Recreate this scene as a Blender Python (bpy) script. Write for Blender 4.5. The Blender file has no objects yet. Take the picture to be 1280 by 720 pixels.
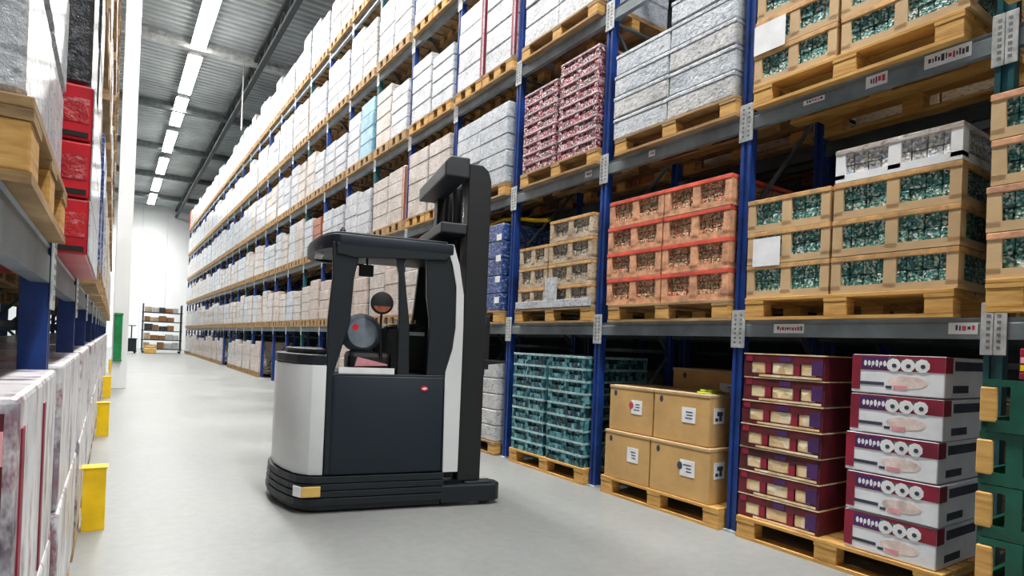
import bpy, bmesh, math, random
from mathutils import Vector, Matrix
C = bpy.context.scene.collection
rnd = random.Random(7)
PI = math.pi

# ------------------------------------------------------------------ materials
def lin(c):
    return tuple(((v/255)/12.92 if v/255 <= .04045 else ((v/255+.055)/1.055)**2.4) for v in c) + (1,)

class NT:
    def __init__(s, name):
        s.m = bpy.data.materials.new(name); s.m.use_nodes = True
        s.t = s.m.node_tree; s.b = s.t.nodes['Principled BSDF']
    def n(s, kind, **kw):
        nd = s.t.nodes.new('ShaderNode'+kind)
        for k, v in kw.items():
            if k in nd.inputs: nd.inputs[k].default_value = v
            else: setattr(nd, k, v)
        return nd
    def l(s, a, b): s.t.links.new(a, b)
    def coords(s, scale=(1, 1, 1), rand=True):
        tc = s.n('TexCoord'); mp = s.n('Mapping'); mp.inputs['Scale'].default_value = scale
        s.l(tc.outputs['Object'], mp.inputs['Vector'])
        if rand:
            oi = s.n('ObjectInfo'); mu = s.n('VectorMath', operation='MULTIPLY'); mu.inputs[1].default_value = (37, 19, 23)
            s.l(oi.outputs['Random'], mu.inputs[0]); s.l(mu.outputs[0], mp.inputs['Location'])
        return mp.outputs['Vector']
    def ramp(s, fac, stops, interp='LINEAR'):
        r = s.n('ValToRGB'); r.color_ramp.interpolation = interp
        e = r.color_ramp.elements
        while len(e) < len(stops): e.new(.5)
        for k, (p, c) in enumerate(stops): e[k].position = p; e[k].color = lin(c)
        s.l(fac, r.inputs['Fac']); return r.outputs['Color']
    def mix(s, fac, a, b, blend='MIX'):
        m = s.n('MixRGB', blend_type=blend)
        for v, k in ((fac, 0), (a, 1), (b, 2)):
            if hasattr(v, 'is_linked'): s.l(v, m.inputs[k])
            elif isinstance(v, (int, float)): m.inputs[k].default_value = v
            else: m.inputs[k].default_value = lin(v)
        return m.outputs[0]
    def noise(s, vec, scale, detail=4, rough=.6):
        n = s.n('TexNoise'); n.inputs['Scale'].default_value = scale; n.inputs['Detail'].default_value = detail
        n.inputs['Roughness'].default_value = rough
        s.l(vec, n.inputs['Vector']); return n.outputs['Fac']
    def voro(s, vec, scale, out='Color'):
        n = s.n('TexVoronoi'); n.inputs['Scale'].default_value = scale
        s.l(vec, n.inputs['Vector']); return n.outputs[out]
    def bump(s, h, strength=.3, dist=.01):
        b = s.n('Bump'); b.inputs['Strength'].default_value = strength; b.inputs['Distance'].default_value = dist
        s.l(h, b.inputs['Height']); s.l(b.outputs[0], s.b.inputs['Normal'])
    def done(s, col=None, rough=.5, metal=0, spec=None, coat=0):
        if col is not None:
            if hasattr(col, 'is_linked'): s.l(col, s.b.inputs['Base Color'])
            else: s.b.inputs['Base Color'].default_value = lin(col)
        s.b.inputs['Roughness'].default_value = rough; s.b.inputs['Metallic'].default_value = metal
        if spec is not None: s.b.inputs['Specular IOR Level'].default_value = spec
        if coat: s.b.inputs['Coat Weight'].default_value = coat; s.b.inputs['Coat Roughness'].default_value = .15
        return s.m

def plain(name, c, rough=.5, metal=0, var=.12, scale=6, coat=0):
    t = NT(name); v = t.coords(); f = t.noise(v, scale)
    d = tuple(max(0, x*(1-var*1.6)) for x in c); u = tuple(min(255, x*(1+var)) for x in c)
    return t.done(t.ramp(f, [(.3, d), (.7, u)]), rough, metal, coat=coat)

def wood(name, c1, c2, c3):
    t = NT(name); v = t.coords((3, 1.2, 14)); f = t.noise(v, 3, 6, .65)
    col = t.ramp(f, [(.25, c1), (.5, c2), (.78, c3)])
    t.bump(f, .25, .004)
    return t.done(col, .75)

def card(name, c):
    t = NT(name); v = t.coords((1, 1, 1)); f = t.noise(v, 3, 3)
    f2 = t.noise(t.coords((2, 2, 60)), 4, 2)
    a = t.ramp(f, [(.3, tuple(x*.9 for x in c)), (.7, tuple(min(255, x*1.05) for x in c))])
    col = t.mix(.12, a, t.ramp(f2, [(.4, tuple(x*.8 for x in c)), (.6, c)]))
    return t.done(col, .7)

def film(name, base, tint, dark, amount=.5, rough=.3):
    """stretch-wrapped printed cartons: pale, crinkled, with scattered darker print"""
    t = NT(name); v = t.coords((1, 1, 1))
    n1 = t.noise(v, 4, 5, .7)
    n2 = t.noise(t.coords((6, 6, 14)), 2.2, 4, .75)
    a = t.ramp(n1, [(.32, tint), (.6, base)])
    mask = t.ramp(n2, [(.6-.06*amount, (0, 0, 0)), (.70, (185, 185, 185))])
    sp = t.ramp(t.noise(t.coords((9, 9, 16)), 3.2, 3, .6), [(.55, (0, 0, 0)), (.62, (190, 190, 190))])
    col = t.mix(sp, t.mix(mask, a, dark), dark)
    t.bump(t.noise(t.coords((3, 3, 3)), 7, 5, .7), .55, .02)
    return t.done(col, rough, coat=.25)

def goods(name, cols, scale=26, sq=(1, 1, 1)):
    t = NT(name); v = t.coords(sq)
    n = t.n('TexVoronoi'); n.inputs['Scale'].default_value = scale; t.l(v, n.inputs['Vector'])
    sep = t.n('SeparateColor'); t.l(n.outputs['Color'], sep.inputs[0])
    st = [(i/len(cols), c) for i, c in enumerate(cols)]
    col = t.ramp(sep.outputs[0], st, 'CONSTANT')
    t.bump(n.outputs['Distance'], .6, .01)
    return t.done(col, .45)

M = {}
M['wood'] = wood('pallet_wood', (104, 80, 50), (160, 128, 86), (198, 168, 122))
M['woodb'] = wood('pallet_wood_golden', (152, 106, 48), (204, 156, 84), (226, 184, 112))
M['blue'] = plain('upright_blue', (22, 58, 128), .4, var=.15)
M['teal'] = plain('upright_teal', (26, 84, 92), .4, var=.15)
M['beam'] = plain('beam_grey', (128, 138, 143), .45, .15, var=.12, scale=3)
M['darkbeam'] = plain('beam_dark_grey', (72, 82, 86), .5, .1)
M['galv'] = plain('galvanised', (206, 210, 210), .45, .1, var=.1, scale=20)
M['slot'] = plain('connector_slot', (128, 134, 136), .5)
M['card'] = card('brown_cardboard', (208, 166, 106))
M['card2'] = card('pale_cardboard', (206, 174, 130))
M['card3'] = card('dark_cardboard', (150, 108, 70))
M['label'] = plain('paper_label', (236, 238, 240), .6, var=.03)
M['ink'] = plain('label_ink', (60, 62, 78), .6)
M['pinkink'] = plain('pink_ink', (206, 70, 96), .6)
M['black'] = plain('black_rubber', (18, 20, 22), .6)
M['navy'] = plain('truck_navy', (10, 27, 41), .5, var=.06, scale=2)
M['truckblk'] = plain('truck_black', (9, 20, 28), .5, var=.06, scale=3)
M['mast'] = plain('mast_black', (14, 18, 22), .5, 0, var=.1, scale=4)
M['mastg'] = plain('mast_charcoal', (46, 50, 56), .5, 0, var=.08, scale=4)
M['white'] = plain('truck_white', (216, 220, 221), .35, var=.02, scale=2)
M['steel'] = plain('bright_steel', (190, 194, 196), .25, .9)
M['seat'] = plain('seat_grey', (124, 136, 148), .6)
M['red'] = plain('signal_red', (206, 26, 40), .35)
M['pink'] = plain('pink_paper', (240, 160, 166), .6)
M['yellow'] = plain('guard_yellow', (244, 200, 6), .4, var=.05)
M['green'] = plain('guard_green', (14, 132, 70), .45)
M['lens'] = plain('lamp_lens', (238, 240, 242), .15, var=.02)
M['amber'] = plain('amber_lens', (216, 176, 96), .2, var=.05)
M['maroon'] = plain('maroon_print', (140, 24, 52), .5, var=.12)
M['dkmaroon'] = plain('dark_maroon_print', (96, 22, 34), .5, var=.2)
M['cw'] = plain('carton_white', (236, 238, 243), .35, var=.03)
M['peach'] = plain('peach_print', (236, 214, 206), .55, var=.1, scale=14)
M['purple'] = plain('purple_print', (74, 34, 96), .5)
M['cream'] = goods('cream_packs', [(232, 204, 158), (240, 218, 176), (222, 188, 140), (240, 224, 190)], 16)
M['redrim'] = plain('coral_rim', (232, 92, 72), .5, var=.14)
M['salmon'] = plain('salmon_card', (214, 158, 122), .55, var=.14, scale=14)
M['gteal'] = goods('teal_packs', [(52, 128, 122), (176, 204, 196), (70, 138, 130), (46, 84, 84), (96, 154, 146), (208, 212, 200), (60, 124, 120), (36, 62, 62)], 85)
M['gred'] = goods('coral_packs', [(140, 116, 80), (222, 178, 148), (164, 142, 104), (214, 112, 90), (92, 84, 62), (200, 178, 142)], 80)
M['ggrey'] = goods('grey_packs', [(130, 126, 116), (206, 196, 180), (160, 150, 132), (88, 88, 84), (190, 178, 158), (140, 142, 138)], 80)
M['gwhite'] = goods('white_packs', [(196, 190, 184), (236, 232, 228), (170, 180, 196), (226, 222, 216), (150, 152, 150)], 70)
M['gberry'] = goods('berry_packs', [(40, 36, 44), (214, 140, 150), (74, 50, 60), (230, 206, 206), (192, 60, 84), (30, 34, 40)], 80)
M['gbottle'] = goods('bottle_packs', [(24, 76, 86), (76, 142, 150), (28, 58, 68), (50, 110, 120), (104, 160, 168), (18, 46, 56)], 30, (1, 1, .5))
M['tealfilm'] = film('pale_teal_film', (176, 206, 208), (110, 160, 164), (30, 70, 76), .9)
M['pinkfilm'] = film('pink_film', (206, 172, 178), (120, 88, 100), (40, 34, 42), 2.0)
M['rimtan'] = plain('tan_rim', (206, 160, 104), .6, var=.12, scale=12)
M['w1'] = film('white_film', (206, 209, 213), (166, 171, 178), (84, 88, 96), 1.4)
M['w2'] = film('cool_white_film', (202, 208, 214), (162, 172, 182), (80, 88, 98), 1.4)
M['w3'] = film('warm_white_film', (208, 201, 195), (172, 160, 150), (90, 76, 70), 1.4)
M['pk'] = film('pinkish_film', (208, 193, 183), (178, 158, 146), (100, 74, 66), 1.4)
M['gr'] = film('grey_film', (206, 206, 206), (168, 170, 172), (90, 92, 96), .8)
M['bg'] = film('beige_film', (208, 190, 164), (176, 150, 120), (96, 78, 60), .8)
M['tl'] = film('teal_printed_film', (150, 196, 214), (90, 150, 178), (30, 74, 110), .9)
M['rustf'] = film('rust_film', (176, 96, 56), (140, 66, 36), (70, 30, 18), .4)
t = NT('streaked_print'); v = t.coords((4, 7, 2.2)); n1 = t.noise(v, 1.6, 5, .7); n2 = t.noise(t.coords((2, 3, 2)), 2, 4)
M['whmar'] = t.done(t.mix(t.ramp(n1, [(.50, (0, 0, 0)), (.60, (255, 255, 255))]), t.ramp(n2, [(.35, (190, 186, 190)), (.6, (226, 227, 230))]),
                          t.ramp(n2, [(.35, (70, 60, 72)), (.5, (150, 140, 148)), (.62, (128, 50, 66))])), .35, coat=.2)
M['bluef'] = film('blue_film', (38, 74, 140), (24, 48, 104), (190, 200, 220), .8)
M['blackf'] = film('black_film', (40, 42, 46), (24, 26, 30), (120, 124, 130), .3)
M['redf'] = film('red_film', (200, 36, 42), (176, 30, 38), (224, 150, 156), .9)
M['blkmark'] = plain('dark_strip', (50, 40, 44), .5)
M['yg'] = plain('lime_cloth', (188, 200, 60), .6, var=.2)
M['orange'] = plain('orange_panel', (226, 124, 66), .5)
M['bluep'] = plain('blue_panel', (28, 108, 190), .45)
M['gplastic'] = plain('green_plastic', (16, 84, 66), .4)
M['leaf'] = plain('leaf_print', (60, 110, 110), .5)

# concrete floor
t = NT('concrete_floor'); v = t.coords((1, 1, 1), False)
n1 = t.noise(v, .6, 6, .6); n2 = t.noise(v, 14, 4, .6)
col = t.mix(.25, t.ramp(n1, [(.3, (124, 127, 126)), (.7, (146, 149, 147))]), t.ramp(n2, [(.3, (116, 118, 118)), (.7, (152, 154, 152))]))
M['floor'] = t.done(col, .5, spec=.4)
t.l(t.ramp(n1, [(.3, (150, 150, 150)), (.7, (186, 186, 186))]), t.b.inputs['Roughness'])
M['wall'] = plain('white_wall', (238, 241, 241), .6, var=.015, scale=.3)
M['wallr'] = plain('shade_dark_wall', (58, 62, 64), .8)  # shade behind the racks put into the wall colour
M['roofm'] = plain('roof_sheet', (188, 196, 196), .5, .1, var=.1, scale=.5)
M['truss'] = plain('truss_dark', (52, 58, 60), .6)
M['crossb'] = plain('roof_beam_grey', (112, 119, 120), .6)
M['pipe'] = plain('pale_pipe', (206, 208, 206), .5)
t = NT('lamp_diffuser'); t.b.inputs['Emission Color'].default_value = (1, .985, .95, 1); t.b.inputs['Emission Strength'].default_value = 30
M['lamp'] = t.done((250, 250, 250), .5)

# ------------------------------------------------------------------ geometry helpers
class MB:
    def __init__(s): s.v = []; s.f = []; s.mi = []
    def add(s, vs, fs, m=0):
        o = len(s.v); s.v += [tuple(p) for p in vs]
        for f in fs: s.f.append([i+o for i in f]); s.mi.append(m)
        return s
    def box(s, x0, x1, y0, y1, z0, z1, m=0):
        return s.add([(x0, y0, z0), (x1, y0, z0), (x1, y1, z0), (x0, y1, z0), (x0, y0, z1), (x1, y0, z1), (x1, y1, z1), (x0, y1, z1)],
                     [(0, 3, 2, 1), (4, 5, 6, 7), (0, 1, 5, 4), (1, 2, 6, 5), (2, 3, 7, 6), (3, 0, 4, 7)], m)
    def prism(s, poly, a, b, plane='xy', m=0):
        """poly extruded from a to b along the remaining axis"""
        def P(p, h):
            return (p[0], p[1], h) if plane == 'xy' else (p[0], h, p[1]) if plane == 'xz' else (h, p[0], p[1])
        n = len(poly); area = sum(poly[i][0]*poly[(i+1) % n][1]-poly[(i+1) % n][0]*poly[i][1] for i in range(n))
        flip = (area < 0) ^ (plane == 'xz')
        vs = [P(p, a) for p in poly]+[P(p, b) for p in poly]
        fs = [list(range(n))[::-1], list(range(n, 2*n))]+[(i, (i+1) % n, n+(i+1) % n, n+i) for i in range(n)]
        if flip: fs = [list(f)[::-1] for f in fs]
        return s.add(vs, fs, m)
    def tube(s, pts, r, seg=10, m=0, cap=True):
        pts = [Vector(p) for p in pts]; rings = []
        for i, p in enumerate(pts):
            d = (pts[min(i+1, len(pts)-1)]-pts[max(i-1, 0)]).normalized()
            a = d.orthogonal().normalized() if i == 0 else (rings[-1][1]-d*rings[-1][1].dot(d)).normalized()
            b = d.cross(a); rr = r[i] if isinstance(r, (list, tuple)) else r
            rings.append(([p+a*math.cos(2*PI*k/seg)*rr+b*math.sin(2*PI*k/seg)*rr for k in range(seg)], a))
        vs = [q for R_, _ in rings for q in R_]; fs = []
        for i in range(len(pts)-1):
            for k in range(seg):
                fs.append((i*seg+k, i*seg+(k+1) % seg, (i+1)*seg+(k+1) % seg, (i+1)*seg+k))
        if cap: fs += [list(range(seg))[::-1], [(len(pts)-1)*seg+k for k in range(seg)]]
        return s.add(vs, fs, m)
    def lathe(s, prof, cx=0, cy=0, seg=20, m=0, axis='z', cz=0):
        vs = []; fs = []
        for (r, h) in prof:
            for k in range(seg):
                c, q = math.cos(2*PI*k/seg)*r, math.sin(2*PI*k/seg)*r
                vs.append((cx+c, cy+q, cz+h) if axis == 'z' else (cx+h, cy+c, cz+q) if axis == 'x' else (cx+q, cy+h, cz+c))
        for i in range(len(prof)-1):
            for k in range(seg): fs.append((i*seg+k, i*seg+(k+1) % seg, (i+1)*seg+(k+1) % seg, (i+1)*seg+k))
        fs += [list(range(seg))[::-1], [(len(prof)-1)*seg+k for k in range(seg)]]
        return s.add(vs, fs, m)
    def build(s, name, mats, parent=None, loc=(0, 0, 0), bevel=0, smooth=False, seg=2):
        me = bpy.data.meshes.new(name); me.from_pydata(s.v, [], s.f)
        for m in (mats if isinstance(mats, (list, tuple)) else [mats]): me.materials.append(m)
        me.polygons.foreach_set('material_index', s.mi)
        bm = bmesh.new(); bm.from_mesh(me)
        bmesh.ops.recalc_face_normals(bm, faces=bm.faces)
        if bevel:
            es = [e for e in bm.edges if len(e.link_faces) == 2 and e.calc_face_angle(0) > .5]
            bmesh.ops.bevel(bm, geom=es, offset=bevel, segments=seg, affect='EDGES', profile=.5, clamp_overlap=True)
        bm.to_mesh(me); bm.free()
        if smooth:
            for p in me.polygons: p.use_smooth = True
            try: me.set_sharp_from_angle(angle=.7)
            except Exception: pass
        o = bpy.data.objects.new(name, me); C.objects.link(o); o.location = loc
        if parent: o.parent = parent
        return o

def tag(o, label, cat, group=None, kind=None):
    o['label'] = label; o['category'] = cat
    if group: o['group'] = group
    if kind: o['kind'] = kind
    return o
def thing(name, label, cat, loc=(0, 0, 0), rz=0, group=None):
    o = bpy.data.objects.new(name, None); C.objects.link(o); o.empty_display_size = .1
    o.location = loc; o.rotation_euler = (0, 0, rz)
    return tag(o, label, cat, group)
def dup(o, loc, rz=0, label=None, group=None, parent=None, sc=None):
    c = o.copy(); C.objects.link(c)
    if parent: c.parent = parent
    else:
        c.location = loc; c.rotation_euler = (0, 0, rz)
        if sc: c.scale = sc
        if label: c['label'] = label
        if group: c['group'] = group
    for ch in list(o.children): dup(ch, None, parent=c)
    return c
protos = {}
def place(key, make, loc, rz, label, group=None, sc=None):
    """first use places the prototype itself, later uses place copies of it"""
    if key not in protos:
        o = make(); protos[key] = o
        o.location = loc; o.rotation_euler = (0, 0, rz); o['label'] = label
        if sc: o.scale = sc
        if group: o['group'] = group
        return o
    return dup(protos[key], loc, rz, label, group, sc=sc)
def structure(o): o['kind'] = 'structure'; o['label'] = o.get('label', ''); return o
def struct(mb, name, m, label, cat, **k):
    o = mb.build(name, m, **k); tag(o, label, cat); o['kind'] = 'structure'; return o

ORD = ['', 'first', 'second', 'third', 'fourth', 'fifth', 'sixth', 'seventh', 'eighth', 'ninth', 'tenth', 'eleventh', 'twelfth',
       'thirteenth', 'fourteenth', 'fifteenth', 'sixteenth', 'seventeenth', 'eighteenth', 'nineteenth', 'twentieth']
def nth(n): return ORD[n] if n <= 20 else 'twenty-'+ORD[n-20]
LEV = ['floor level', 'first beam level', 'second beam level', 'third beam level', 'fourth beam level', 'top beam level']

# ------------------------------------------------------------------ dimensions (camera stands at x=0, y=0)
D = 3.68; PITCH = 1.4819; Y0 = 1.167; LZ = [0, 1.494, 2.955, 4.36, 5.85, 7.34]
NB = 27; RX = 3.62
def bay_mid(k): return Y0+(k+.5)*PITCH
def baytxt(k):
    return ('in the bay at the right edge' if k == -1 else 'in the bay of maroon boxes' if k == 0 else
            'in the bay of brown cartons' if k == 1 else '%s bay beyond the brown cartons' % nth(k-1))
LX = -.164; LY0 = .86; LNB = 14

# ------------------------------------------------------------------ setting
struct(MB().box(-6, 9, -9, 50, -.2, 0), 'floor', M['floor'], 'pale grey polished concrete warehouse floor', 'floor')
mb = MB(); y = -8.0; prof = []
while y < 49.8:
    prof += [(y, 10.12), (y+.09, 10.12), (y+.13, 10.0), (y+.24, 10.0)]; y += .28
top = [(prof[-1][0], 10.2), (prof[0][0], 10.2)]
mb.prism(prof+top, -6, 9, 'yz')
struct(mb, 'ceiling', M['roofm'], 'grey corrugated metal roof deck above the aisle', 'ceiling')
mb = MB()
for i in range(10): mb.box(-6+i*1.5, -6+i*1.5+1.485, 49, 49.2, 0, 10)
struct(mb, 'wall_back', M['wall'], 'white panelled wall closing the far end of the aisle', 'wall')
struct(MB().box(6.15, 6.35, -6, 49, 0, 9.99), 'shade_wall_right', M['wallr'], 'dark wall added to keep the racks on the right in shade', 'wall')  # added close behind the racks to block light there
struct(MB().box(-6, -5.8, -6, 49, 0, 10), 'wall_left', M['wallr'], 'dark wall behind the racks on the left', 'wall')
# roof steel
tr = thing('roof_truss', 'dark lattice roof truss running along the aisle above the rack', 'truss', (3.45, 0, 0))
MB().box(-.07, .07, 4, 48.9, 9.78, 9.9).box(-.07, .07, 4, 48.9, 9.32, 9.42).build('chord', M['truss'], tr)
mb = MB()
for i in range(44):
    a = 4.2+i; mb.tube([(0, a, 9.4), (0, a+.5, 9.8)], .03, 6).tube([(0, a+.5, 9.8), (0, a+1, 9.4)], .03, 6)
mb.build('web', M['truss'], tr)
for i, yy in enumerate((12.5, 20.4, 26.5, 32.5, 38.5, 44.5)):
    o = MB().box(-5.75, 6.1, -.09, .09, 0, .16).box(-5.75, 6.1, -.03, .03, .16, .3).build('roof_beam', M['crossb'] if i != 1 else M['pipe'], None, (0, yy, 9.68), .01)
    tag(o, 'roof cross beam over the aisle, %s from the near end' % nth(i+1), 'beam', 'roof cross beams'); o['kind'] = 'structure'
o = MB().tube([(0, 0, 0), (0, 0, 2.3)], .022, 8).build('drop_pipe', M['pipe'], None, (3.2, 21, 7.8)); tag(o, 'thin white pipe dropping from the roof onto the rack top', 'pipe')
# luminaires
lampy = [-6.3, -2.4, 1.5, 5.4, 9.3, 13.2, 17.0, 20.95, 25.0, 29.4, 34.2, 39.0, 43.6]  # first two, behind the camera, added for more light on the near rack
LAMP_W = 235
def make_lamp():
    r = thing('strip_light', '', 'light')
    MB().prism([(-.2, .0), (-.14, .09), (.14, .09), (.2, 0)], 0, 3.55, 'xz').build('housing', M['pipe'], r)
    MB().box(-.19, .19, .03, 3.52, -.03, 0).build('diffuser', M['lamp'], r, bevel=.01)
    MB().tube([(0, .6, .09), (0, .6, .24)], .012, 6).tube([(0, 2.9, .09), (0, 2.9, .24)], .012, 6).build('hanger', M['pipe'], r)
    return r
for i, yy in enumerate(lampy):
    ld = bpy.data.lights.new('strip_lamp', 'AREA'); ld.shape = 'RECTANGLE'; ld.size = .36; ld.size_y = 3.45; ld.energy = LAMP_W; ld.spread = math.radians(140); ld.color = (1, .985, .955)
    lo = bpy.data.objects.new('strip_lamp', ld); C.objects.link(lo); lo.location = (1.82, yy+1.775, 9.72)
    place('lamp', make_lamp, (1.82, yy, 9.76), 0, 'bright white strip light under the roof, %s counted from the far wall' % nth(len(lampy)-i), 'strip lights over the aisle')

for i, xx in enumerate((-1.3, -3.0)):  # extra lamps hidden behind the left loads, added to brighten the far wall
    ld = bpy.data.lights.new('strip_lamp', 'AREA'); ld.shape = 'RECTANGLE'; ld.size = .36; ld.size_y = 3.45; ld.energy = LAMP_W*1.6; ld.spread = math.radians(150)
    lo = bpy.data.objects.new('strip_lamp', ld); C.objects.link(lo); lo.location = (xx, 42+1.775, 9.72)
    place('lamp', make_lamp, (xx, 42, 9.76), 0, 'added unseen strip light brightening the far wall, %s from the main aisle' % nth(i+1), 'added strip lights brightening the far wall')

# ------------------------------------------------------------------ pallets
def pallet_mesh(w, d, h):
    mb = MB(); n = 7; bw = d/(n+.6)
    for i in range(n): mb.box(i*(d-bw)/(n-1), i*(d-bw)/(n-1)+bw*.93, -w/2, w/2, h-.022, h)
    st = MB()
    for yy in (-w/2, -.07, w/2-.14): st.box(0, d, yy, yy+.14, h-.042, h-.0222)
    bl = [(x, yy) for x in (0, d/2-.05, d-.1) for yy in (-w/2, -.07, w/2-.14)]
    sk = [x for x in (0, d/2-.05, d-.1)]
    return mb, st, bl, sk
def make_pallet(w, d, h, wood, full):
    mb, st, bl, sk = pallet_mesh(w, d, h)
    if not full:
        for (x, yy) in bl: st.box(x, x+.1, yy, yy+.14, .02, h-.042)
        for x in sk: st.box(x, x+.1, -w/2, w/2, 0, .02)
        mb.v, s0 = mb.v, None
        o = MB(); o.add(mb.v, mb.f).add(st.v, st.f)
        return tag(o.build('wooden_pallet', wood), '', 'pallet')
    r = thing('wooden_pallet', '', 'pallet')
    mb.build('deck', wood, r, bevel=.003); st.build('stringer', wood, r)
    for (x, yy) in bl: MB().box(x+.003, x+.1, yy+.002, yy+.138, .02, h-.042).build('block', M['woodb'], r, bevel=.004)
    for x in sk: MB().box(x, x+.1, -w/2, w/2, 0, .02).build('skid_board', wood, r)
    return r
PH = .15
def pallet(x, yc, z, rz, label, w=1.24, full=False, d=1.0, golden=False):
    key = ('pallet', w, full, d, golden)
    place(key, lambda: make_pallet(w, d, PH, M['woodb'] if golden else M['wood'], full), (x, yc, z), rz, label, 'wooden pallets')

# ------------------------------------------------------------------ racks
def make_upright(mat, H, feet=True):
    r = thing('rack_upright', '', 'rack upright'); r['kind'] = 'thing'
    for x in (0, .93):
        p = MB().prism([(x, -.04), (x, -.015), (x+.012, -.012), (x+.012, .012), (x, .015), (x, .04), (x+.07, .04), (x+.07, -.04)], .012, H).build('post', mat, r)
        MB().box(x-.02, x+.09, -.05, .05, 0, .012).build('foot_plate', M['galv'], p)
    z = .25; mb = MB(); k = 0
    while z+1.0 < H:
        a, b = (.07, .93) if k % 2 == 0 else (.93, .07)
        mb.tube([(a, 0, z), (b, 0, z+.95)], .018, 6); mb.tube([(.07, 0, z), (.93, 0, z)], .016, 6); z += 1.0; k += 1
    mb.build('bracing', M['darkbeam'], r)
    return r
def make_beam(rear=False, detail=True):
    L = PITCH-.084
    def beam(mb): return mb.prism([(0, -.11), (0, -.03), (.006, -.024), (.006, -.006), (0, 0), (.045, 0), (.045, -.11)], -L/2, L/2, 'xz')
    if rear or not detail:
        o = beam(MB())
        if not rear:
            for s in (-1, 1): o.box(-.008, -.001, s*PITCH/2-(.0 if s < 0 else .042), s*PITCH/2+(.042 if s < 0 else 0), -.19, .04, 1)
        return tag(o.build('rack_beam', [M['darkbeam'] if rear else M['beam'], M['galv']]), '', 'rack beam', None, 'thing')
    r = thing('rack_beam', '', 'rack beam'); r['kind'] = 'thing'
    beam(MB()).build('beam_bar', M['beam'], r)
    for s in (-1, 1):
        e0, e1 = sorted((s*PITCH/2-s*.001, s*PITCH/2-s*.055))
        c = MB().box(-.009, -.002, e0, e1, -.19, .075).build('end_connector', M['galv'], r, bevel=.003)
        h = MB(); yc = s*(PITCH/2-.022)
        for q in range(7): h.box(-.0105, -.0088, yc-.008, yc+.008, -.16+q*.032, -.145+q*.032)
        h.build('hook_slot', M['slot'], c)
    return r
for k in range(0, NB+1):
    m = 'teal' if k in (0, 6, 9, 14) else 'blue'
    lab = ('teal' if m == 'teal' else 'blue')+' rack upright frame '+('at the right edge beside the green trays' if k == 0 else
          'between maroon trays and brown cartons' if k == 1 else 'with bracing, %s beyond the brown cartons' % nth(k-1))
    place(('up', m), lambda m=m: make_upright(M[m], 8.3), (D, Y0+k*PITCH, 0), 0, lab, 'rack uprights on the right')
for k in range(-1, NB):
    for l in range(1, 6):
        if k <= 0 and l > 3: continue
        near = k < 6
        place(('beam', near), lambda n=near: make_beam(False, n), (D, bay_mid(k), LZ[l]-.002), 0,
              'grey rack beam, %s, %s' % (LEV[l], baytxt(k)), 'front rack beams on the right')
        if k < 8:
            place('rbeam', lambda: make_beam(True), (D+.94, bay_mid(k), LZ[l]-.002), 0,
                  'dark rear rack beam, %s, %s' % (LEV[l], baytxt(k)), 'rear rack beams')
for k in range(0, LNB+1):
    place(('up', 'blue'), None, (LX, LY0+k*PITCH, 0), PI,
          'blue rack upright of the rack beside the yellow guards, %s from the camera' % nth(k+1), 'rack uprights on the left')
for k in range(0, LNB):
    for l in range(1, 6):
        if k < 2 and l > 2: continue
        near = k < 4
        place(('beam', near), None, (LX, LY0+(k+.5)*PITCH, LZ[l]-.002), PI,
              'grey beam beside the yellow guards, %s, %s bay from the camera' % (LEV[l], nth(k+1)), 'front rack beams on the left')

# ------------------------------------------------------------------ beam stickers belong to the place: small printed labels
def sticker(x, y, z, w, h, marks, label, rot=0):
    r = thing('shelf_label', label, 'label', (x, y, z), 0, 'printed labels on the beams')
    MB().box(-.002, 0, -w/2, w/2, -h/2, h/2).build('paper', M['label'], r)
    mb = MB(); q = -w/2+.012; rr = random.Random(int(y*100))
    while q < w/2-.03:
        a = rr.uniform(.006, .018); mb.box(-.003, -.002, q, q+a, -h*.25*rr.uniform(.4, 1), h*.3*rr.uniform(.4, 1), 0 if rr.random() < .55 else 1); q += a+.006
    mb.build('print', [M['ink'], M['pinkink']], r)
for (y, z, w, h, lab) in ((2.27, 1.437, .21, .06, 'white printed label on the beam above the maroon trays'),
                          (1.30, 1.437, .13, .06, 'small white label on the beam near the green upright'),
                          (1.42, 2.905, .22, .075, 'long white label high on the second level beam, right edge'),
                          (1.78, 2.90, .12, .07, 'torn white label in the middle of the second level beam'),
                          (2.16, 2.90, .14, .03, 'faint narrow label on the second level beam beside the upright'),
                          (4.35, 2.90, .1, .06, 'small label on the beam end under the berry trays'),
                          (3.55, 2.90, .07, .05, 'pink mark sticker on the beam under the film-wrapped white boxes')):
    sticker(D-.001, y, z, w, h, None, lab)

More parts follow.
